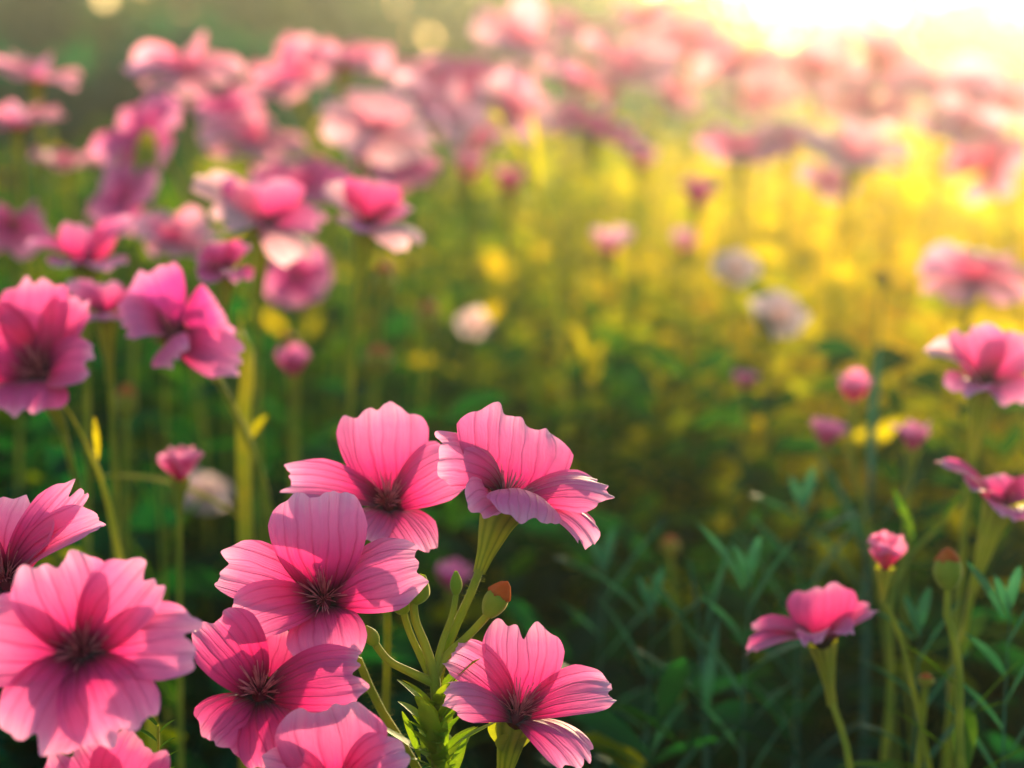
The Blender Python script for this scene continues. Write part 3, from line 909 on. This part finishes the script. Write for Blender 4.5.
bloom('blurred pink flower head with a yellow calyx, just above the dusky rose blossom', 172, 240, 78, 0.98, (0.2, 0.85, 0.5), PINK, seed=2, group=MG)
bloom('blurred rose flower head cut by the frame edge, beside the flat-topped blossom', 12, 224, 84, 0.98, (0.1, 0.8, 0.6), DEEP, seed=3, openness=-0.3, group=MG)
bloom('dim mauve flower hanging in the shade below the cup-shaped and the wide pale blossoms', 296, 276, 72, 1.12, (0.1, 0.3, 0.9), MAUVE, seed=4, group=MG)
bloom('mauve-pink flower face leaning behind the flat-topped blossom', 124, 200, 84, 1.05, (-0.5, 0.5, 0.6), MAUVE, seed=6, group=MG)
bloom('tall mauve-pink flower leaning against the bud stalk in front of the dark shrub', 146, 138, 96, 1.10, (-0.6, 0.6, 0.5), MAUVE, seed=7, group=MG)

# ---- flowers of the tall stand
TG = 'blurred pink flowers of the tall back stand'
for (px, py, w, d, ax, m, sd, lab) in [
    (36, 78, 78, 1.15, (0, 1, 0.15), PINK, 1, 'highest flat pink flower head of the three small ones against the dark shrub'),
    (18, 126, 70, 1.12, (0, 1, 0.12), PINK, 2, 'flat pink flower head below the highest of the three against the dark shrub'),
    (68, 160, 60, 1.15, (0, 1, 0.2), PINK, 3, 'lowest flat pink flower head of the three against the dark shrub'),
    (186, 68, 86, 1.15, (0, 1, 0.3), PINK, 4, 'flat pink flower head standing alone on its stalk against the olive trees'),
    (222, 112, 60, 1.30, (0, 1, 0.4), MAUVE, 5, 'dim rose flower head just under the lone flat one'),
    (252, 140, 90, 1.25, (0.1, 1, 0.5), PINK, 6, 'broad blurred pink flower head right above the wide pale blossom'),
    (292, 84, 88, 1.30, (-0.5, 1, 0.5), PINK, 7, 'pink flower head tilted down towards the lone flat one'),
    (346, 64, 76, 1.30, (0.2, 1, 0.3), PINK, 8, 'domed pink flower head, highest beside the dark green gap'),
    (300, 186, 84, 1.15, (0.1, 1, 0.5), MAUVE, 9, 'lilac-pink flower head squeezed between the wide pale and the cup-shaped blossoms'),
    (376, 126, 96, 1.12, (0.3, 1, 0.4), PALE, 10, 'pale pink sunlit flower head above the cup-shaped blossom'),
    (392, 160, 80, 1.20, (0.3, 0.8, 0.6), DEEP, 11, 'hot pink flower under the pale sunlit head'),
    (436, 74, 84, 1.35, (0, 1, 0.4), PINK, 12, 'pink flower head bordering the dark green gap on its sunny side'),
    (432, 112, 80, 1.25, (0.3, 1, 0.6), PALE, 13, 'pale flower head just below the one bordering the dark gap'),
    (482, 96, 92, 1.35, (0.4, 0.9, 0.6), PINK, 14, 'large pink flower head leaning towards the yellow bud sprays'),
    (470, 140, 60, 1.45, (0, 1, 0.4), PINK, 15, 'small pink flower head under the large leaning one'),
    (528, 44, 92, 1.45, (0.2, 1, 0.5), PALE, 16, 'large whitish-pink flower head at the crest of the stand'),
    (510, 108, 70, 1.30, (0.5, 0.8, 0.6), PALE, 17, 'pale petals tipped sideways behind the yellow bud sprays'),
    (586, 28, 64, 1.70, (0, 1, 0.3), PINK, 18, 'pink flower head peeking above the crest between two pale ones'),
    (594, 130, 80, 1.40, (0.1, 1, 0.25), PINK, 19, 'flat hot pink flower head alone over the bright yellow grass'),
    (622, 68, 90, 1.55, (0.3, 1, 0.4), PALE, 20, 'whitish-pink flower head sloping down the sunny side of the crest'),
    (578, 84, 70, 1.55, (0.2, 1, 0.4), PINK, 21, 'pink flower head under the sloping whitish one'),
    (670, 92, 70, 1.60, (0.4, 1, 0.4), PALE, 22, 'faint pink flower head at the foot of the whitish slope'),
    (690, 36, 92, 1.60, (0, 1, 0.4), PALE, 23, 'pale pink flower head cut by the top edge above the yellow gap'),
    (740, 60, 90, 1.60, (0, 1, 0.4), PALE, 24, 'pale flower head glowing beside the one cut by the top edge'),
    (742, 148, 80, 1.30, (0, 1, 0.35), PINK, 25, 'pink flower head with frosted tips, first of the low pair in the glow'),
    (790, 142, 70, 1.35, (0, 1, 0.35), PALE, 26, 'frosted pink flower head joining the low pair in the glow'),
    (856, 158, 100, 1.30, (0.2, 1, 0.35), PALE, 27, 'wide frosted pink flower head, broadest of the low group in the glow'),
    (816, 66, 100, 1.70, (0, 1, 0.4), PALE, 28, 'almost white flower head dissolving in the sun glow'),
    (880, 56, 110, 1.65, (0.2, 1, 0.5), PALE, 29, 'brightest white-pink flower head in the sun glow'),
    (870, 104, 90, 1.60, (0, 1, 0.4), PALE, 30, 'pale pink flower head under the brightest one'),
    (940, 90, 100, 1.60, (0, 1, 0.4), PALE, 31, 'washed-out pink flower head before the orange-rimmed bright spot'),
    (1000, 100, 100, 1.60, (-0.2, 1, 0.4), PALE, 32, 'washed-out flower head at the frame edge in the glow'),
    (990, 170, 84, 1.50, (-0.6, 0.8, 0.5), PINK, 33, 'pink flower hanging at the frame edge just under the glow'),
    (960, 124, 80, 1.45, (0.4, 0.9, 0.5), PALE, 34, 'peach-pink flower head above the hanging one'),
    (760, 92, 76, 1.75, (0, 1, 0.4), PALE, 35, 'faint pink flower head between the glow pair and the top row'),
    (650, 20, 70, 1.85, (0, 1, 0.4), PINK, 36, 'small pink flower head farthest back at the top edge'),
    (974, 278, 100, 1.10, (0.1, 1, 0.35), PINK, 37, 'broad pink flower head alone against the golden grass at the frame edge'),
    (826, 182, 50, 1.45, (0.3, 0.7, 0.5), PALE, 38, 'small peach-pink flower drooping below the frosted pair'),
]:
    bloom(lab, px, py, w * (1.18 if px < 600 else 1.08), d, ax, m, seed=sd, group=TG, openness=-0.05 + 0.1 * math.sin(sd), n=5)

# ---- flowers on the shaded side
hero('pink blossom with pale curled petals at the frame edge, halfway up the sunny side', (984, 378), 0.78, (0.05, 0.85, 0.5), [
    (926, 352, 0.3, 48, dict(theta=-0.2, mat=PALE)), (966, 328, -0.5, 66, dict(theta=0.5)), (1030, 342, -0.5, 70, dict(theta=0.4)),
    (960, 394, 1.4, 50, dict(theta=-0.3)), (1018, 404, 1.4, 60, dict(theta=-0.6)),
], size=0.052, mat=PINK, res=0.8, seed=61, stamens=False, group='pink flowers on the shaded side', leaves=1)
hero('pink blossom seen edge-on at the frame edge, below the one with pale curled petals', (1000, 500), 0.74, (0.25, 0.9, 0.35), [
    (938, 464, 0.3, 40, dict(theta=-0.1)), (990, 476, -0.6, 60, dict(theta=0.3)), (1050, 490, -0.2, 50, dict(theta=0.0)),
    (1008, 518, 1.5, 56, dict(theta=-0.5)), (970, 488, 1.0, 40, dict(theta=-0.2)),
], size=0.05, mat=DEEP, res=0.8, seed=63, stamens=False, group='pink flowers on the shaded side', leaves=1)
hero('small rosy blossom alone over the dark foliage, a lit orange-pink petal in front', (822, 640), 0.70, (-0.22, 0.9, 0.4), [
    (752, 628, -0.1, 28, dict(theta=-0.2)), (748, 652, 0.9, 34, dict(theta=-0.3)), (824, 586, -0.8, 72, dict(theta=0.6, cup=0.1)),
    (874, 610, -0.1, 38, dict(theta=0.0)), (812, 644, 1.5, 34, dict(theta=-0.5, mat=DEEP)), (850, 634, 1.2, 34, dict(theta=-0.3)),
], size=0.04, mat=DEEP, res=0.8, seed=65, stamens=False, group='pink flowers on the shaded side', leaves=1,
    via=[at(846, 745, .70), at(854, 800, .70), at(862, 880, .71)], calyx_len=0.014)


def pinkbud(label, px, py, d, w, h, mat=DEEP, seed=1, via=None, leafmat=None, group='small pink buds'):
    return bloom(label, px, py, w * 1.5, d, (0.05, 1, 0.25), mat, seed=seed, openness=0.92, droop=0.5, far_tilt=0, group=group, name='flower_bud', cat='flower bud',
                 via=[at(*q) for q in via] if via else None, leaves=1, size=h / FPX * d * 1.3, rim_r=0.0068)


pinkbud('half-open pink bud beside the rusty-tipped bud, over the dark foliage', 885, 566, 0.72, 40, 48, seed=2, via=[(896, 625, .72), (910, 675, .72), (930, 770, .72)])
bud_plant('rusty-tipped green bud on a straight stalk beside the half-open pink bud', 948, 568, 0.70, 28, 42, (0, 1, 0), BUDM, RUST, [(954, 640, .70), (960, 740, .70)], seed=3, leaves=2)
pinkbud('hot pink bud on a bare stalk below the golden grass', 853, 400, 0.90, 34, 40, seed=4, via=[(850, 450, .9), (862, 500, .9)])
pinkbud('mauve-pink bud by the blue-green leaf', 912, 448, 0.88, 34, 42, MAUVE, seed=5)
pinkbud('dull salmon bud atop a broad blue-green leaf', 826, 444, 0.95, 36, 36, MAUVE, seed=6)
pinkbud('round pink bud in the green gap under the dim mauve flower', 293, 374, 0.95, 34, 34, MAUVE, seed=7)
pinkbud('vivid magenta bud alone in the dark leaves above the front cluster', 180, 478, 0.78, 40, 46, DEEP, seed=8)
pinkbud('salmon bud floating in the golden grass', 683, 250, 1.3, 26, 30, PALE, seed=9)
pinkbud('whitish-pink bud in the golden grass under the flat hot pink head', 610, 252, 1.25, 38, 34, PALE, seed=10)
pinkbud('violet-pink bud in the yellow grass below the faint pink heads', 697, 206, 1.3, 36, 34, MAUVE, seed=11)
pinkbud('coral bud between the flat hot pink head and the violet bud', 640, 166, 1.4, 34, 30, PALE, seed=12)
pinkbud('coral bud hanging below the large leaning flower head', 508, 190, 1.3, 30, 34, DEEP, seed=13)
pinkbud('salmon bud low beside the pale leaning petals', 470, 178, 1.35, 34, 34, PALE, seed=14)
pinkbud('magenta bud deep behind the side-view blossom', 452, 588, 0.95, 34, 30, MAUVE, seed=15)
pinkbud('faint mauve bud in the shaded grass at the middle of the sunny side', 745, 386, 1.1, 22, 22, MAUVE, seed=16)
OG = 'rusty orange buds in the lit grass'
for (px, py, d, w, h, lab) in [
    (384, 278, 1.0, 22, 34, 'orange bud hanging beside the cup-shaped blossom'),
    (378, 358, 1.0, 30, 28, 'rust and orange bud on an arched stalk in the green gap'),
    (428, 316, 1.1, 24, 30, 'dark red bud in the grass between the orange bud and the pale blue bloom'),
    (288, 342, 1.0, 20, 20, 'tan bud directly above the round pink bud'),
    (882, 278, 1.2, 18, 18, 'round orange bud standing in for a blurred highlight in the golden grass'),  # bud shape stands in for a round out-of-focus highlight
    (126, 400, 0.95, 22, 34, 'orange-brown bud among yellow stalks near the frame edge'),
    (670, 545, 0.95, 18, 20, 'dull red bud deep in the dark foliage'),
    (926, 680, 0.72, 16, 14, 'tiny orange seed bud low in the dark foliage'),
    (146, 156, 1.05, 24, 54, 'yellow bud sheath before the mauve-pink flowers and the dark shrub'),
]:
    bud_plant(lab, px, py, d, w, h, (0.1 * math.sin(px), 1, 0.1), CALYX, RUST if py != 156 else LITLEAF, None, OG, seed=int(px), leaves=0)

# white fluffy blooms
for (px, py, w, d, lab) in [(733, 276, 52, 1.25, 'whitish bloom in the golden grass, higher of the two pale ones'), (776, 322, 56, 1.15, 'grey-white bloom below the whitish one'),
                            (474, 328, 36, 1.3, 'small pale blue-white bloom in the green gap'), (205, 500, 52, 1.1, 'pale blue-grey bloom in the shade by the magenta bud')]:
    bloom(lab, px, py, w, d, (0.1, 1, 0.5), WHITE, n=7, seed=int(px), openness=0.4, group='pale small blooms', name='white_flower', far_tilt=0.7)

# stalks with leaf forks, the yellow-lit ones brightened in colour
def stalk(label, pts, d, leaves, r=0.0018, mat=STEM, leafm=LITLEAF, seed=0, name='leafy_stalk', cat='leafy stalk', group=None):
    P = [at(x, y, d) for x, y in pts]
    base = P[-1] * np.array([1, 1, 0]) + np.array([0, 0.01, 0])
    t = thing(name, label, cat, base, group)
    mb = MB()
    mb.add(*tube(spline([base - np.array([0, 0, .01])] + P[::-1], 30), [r * 1.4, r, r * 0.7, r * 0.15], 8))
    mb.build('stem', mat, t, base)
    for (x0, y0, x1, y1, w) in leaves:
        p, q = at(x0, y0, d), at(x1, y1, d - 0.01)
        v = q - p
        V, F, T = leaf_cloud(p[None], (v + np.array([0, 0, 0.12 * np.linalg.norm(v)]))[None], np.array([np.linalg.norm(v)]), np.array([w / FPX * d]), np.array([0.12]), np.array([0.5]), nv=12)
        link('leaf', mesh_from('leaf', V - base, F, leafm), t)
    return t


SG = 'upright stalks in the bed'
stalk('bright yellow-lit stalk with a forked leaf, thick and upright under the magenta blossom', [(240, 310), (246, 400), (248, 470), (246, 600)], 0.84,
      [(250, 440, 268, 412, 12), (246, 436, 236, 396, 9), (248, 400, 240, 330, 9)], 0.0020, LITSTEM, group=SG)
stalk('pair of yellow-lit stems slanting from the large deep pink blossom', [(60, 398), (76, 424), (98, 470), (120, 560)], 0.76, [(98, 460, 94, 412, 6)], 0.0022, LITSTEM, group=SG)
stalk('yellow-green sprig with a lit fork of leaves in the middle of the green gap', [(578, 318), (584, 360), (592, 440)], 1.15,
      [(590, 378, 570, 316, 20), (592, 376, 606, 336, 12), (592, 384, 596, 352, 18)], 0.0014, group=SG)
stalk('blue-green stalk with long lance leaves among the pink buds', [(880, 340), (874, 420), (868, 520), (866, 640)], 0.92,
      [(872, 500, 882, 325, 32), (870, 570, 812, 440, 34), (868, 540, 930, 465, 24), (868, 600, 796, 510, 28)], 0.0016, BLUELEAF, BLUELEAF, group=SG)
stalk('dark stalk with arching narrow leaves behind the small rosy blossom', [(952, 610), (960, 680), (958, 740), (960, 820)], 0.71,
      [(960, 690, 900, 640, 10), (958, 730, 1030, 650, 11), (960, 720, 1010, 700, 9), (958, 760, 880, 700, 10), (958, 790, 1040, 740, 12)], 0.0016, STEM, LEAF, group=SG)
stalk('blue-green leaves fanning low between the side-view blossom and the small rosy one', [(690, 560), (700, 640), (706, 760), (706, 830)], 0.80,
      [(704, 700, 620, 640, 22), (704, 740, 720, 600, 20), (706, 760, 790, 680, 20), (705, 640, 740, 520, 22), (704, 660, 640, 560, 20)], 0.0016, BLUELEAF, BLUELEAF, group=SG)
stalk('green stem and spear leaf leaning over to the edge-on blossom', [(992, 400), (972, 470), (945, 520), (905, 560), (890, 700)], 0.80,
      [(940, 522, 985, 470, 12), (915, 548, 890, 480, 14)], 0.0016, STEM, LEAF, group=SG)
stalk('pale green spear leaves rising in the shade near the magenta bud', [(150, 420), (160, 520), (165, 640)], 0.90,
      [(160, 520, 110, 440, 14), (162, 560, 215, 480, 16), (160, 600, 120, 520, 14)], 0.0014, STEM, LEAF, group=SG)
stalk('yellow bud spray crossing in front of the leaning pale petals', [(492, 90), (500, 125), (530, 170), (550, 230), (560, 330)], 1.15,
      [(500, 124, 488, 108, 14), (540, 190, 530, 100, 9), (528, 165, 496, 118, 12)], 0.0024, LITSTEM, LITLEAF, group=SG)
for (x, d, h, lab) in [(600, .86, 560, 'narrow-leaved grey-green stalk nearest the side-view blossom'), (648, .80, 600, 'narrow-leaved grey-green stalk midway across the dark gap'),
                       (745, .78, 570, 'narrow-leaved grey-green stalk just before the small rosy blossom'), (800, .86, 500, 'narrow-leaved grey-green stalk rising over the small rosy blossom'),
                       (915, .76, 620, 'narrow-leaved grey-green stalk between the half-open bud and the rusty-tipped one'), (1005, .72, 600, 'narrow-leaved grey-green stalk at the frame edge low down')]:
    gg = np.random.default_rng(x)
    lv = []
    for q in range(10):
        yy = h + 20 + q * 28
        sd = 1 if q % 2 else -1
        ll = 50 + 45 * gg.random()
        lv.append((x + 1 * sd, yy, x + sd * ll * 0.8, yy - ll * (0.4 + 0.9 * gg.random()), 17 + 13 * gg.random()))
    lv += [(x + 4, h + 12, x + 16, h - 40, 13), (x + 4, h + 16, x - 12, h - 30, 12)]
    stalk(lab, [(x + 6, h), (x, h + 100), (x - 4, h + 260)], d, lv, 0.0008, BLUELEAF, BLUELEAF, name='narrow_leaved_stalk', group='narrow-leaved stalks in the shade')

# ------------------------------------------------------------------ haze
m, nt, out = newmat('haze_air')
pv = N(nt, 'ShaderNodeVolumePrincipled')
pv.inputs['Color'].default_value = (0.86, 0.95, 0.84, 1)
pv.inputs['Density'].default_value = 0.020
pv.inputs['Anisotropy'].default_value = 0.95
nt.links.new(pv.outputs[0], out.inputs['Volume'])
x0, x1, y0, y1, z0, z1 = -6, 6, -1.5, 10.5, -1.0, 2.2
V = [(x, y, z) for z in (z0, z1) for y in (y0, y1) for x in (x0, x1)]
F = [(0, 2, 3, 1), (4, 5, 7, 6), (0, 1, 5, 4), (2, 6, 7, 3), (0, 4, 6, 2), (1, 3, 7, 5)]
me = bpy.data.meshes.new('haze')
me.from_pydata(V, [], F)
me.materials.append(m)
hz = link('haze', me)
hz['kind'] = 'stuff'
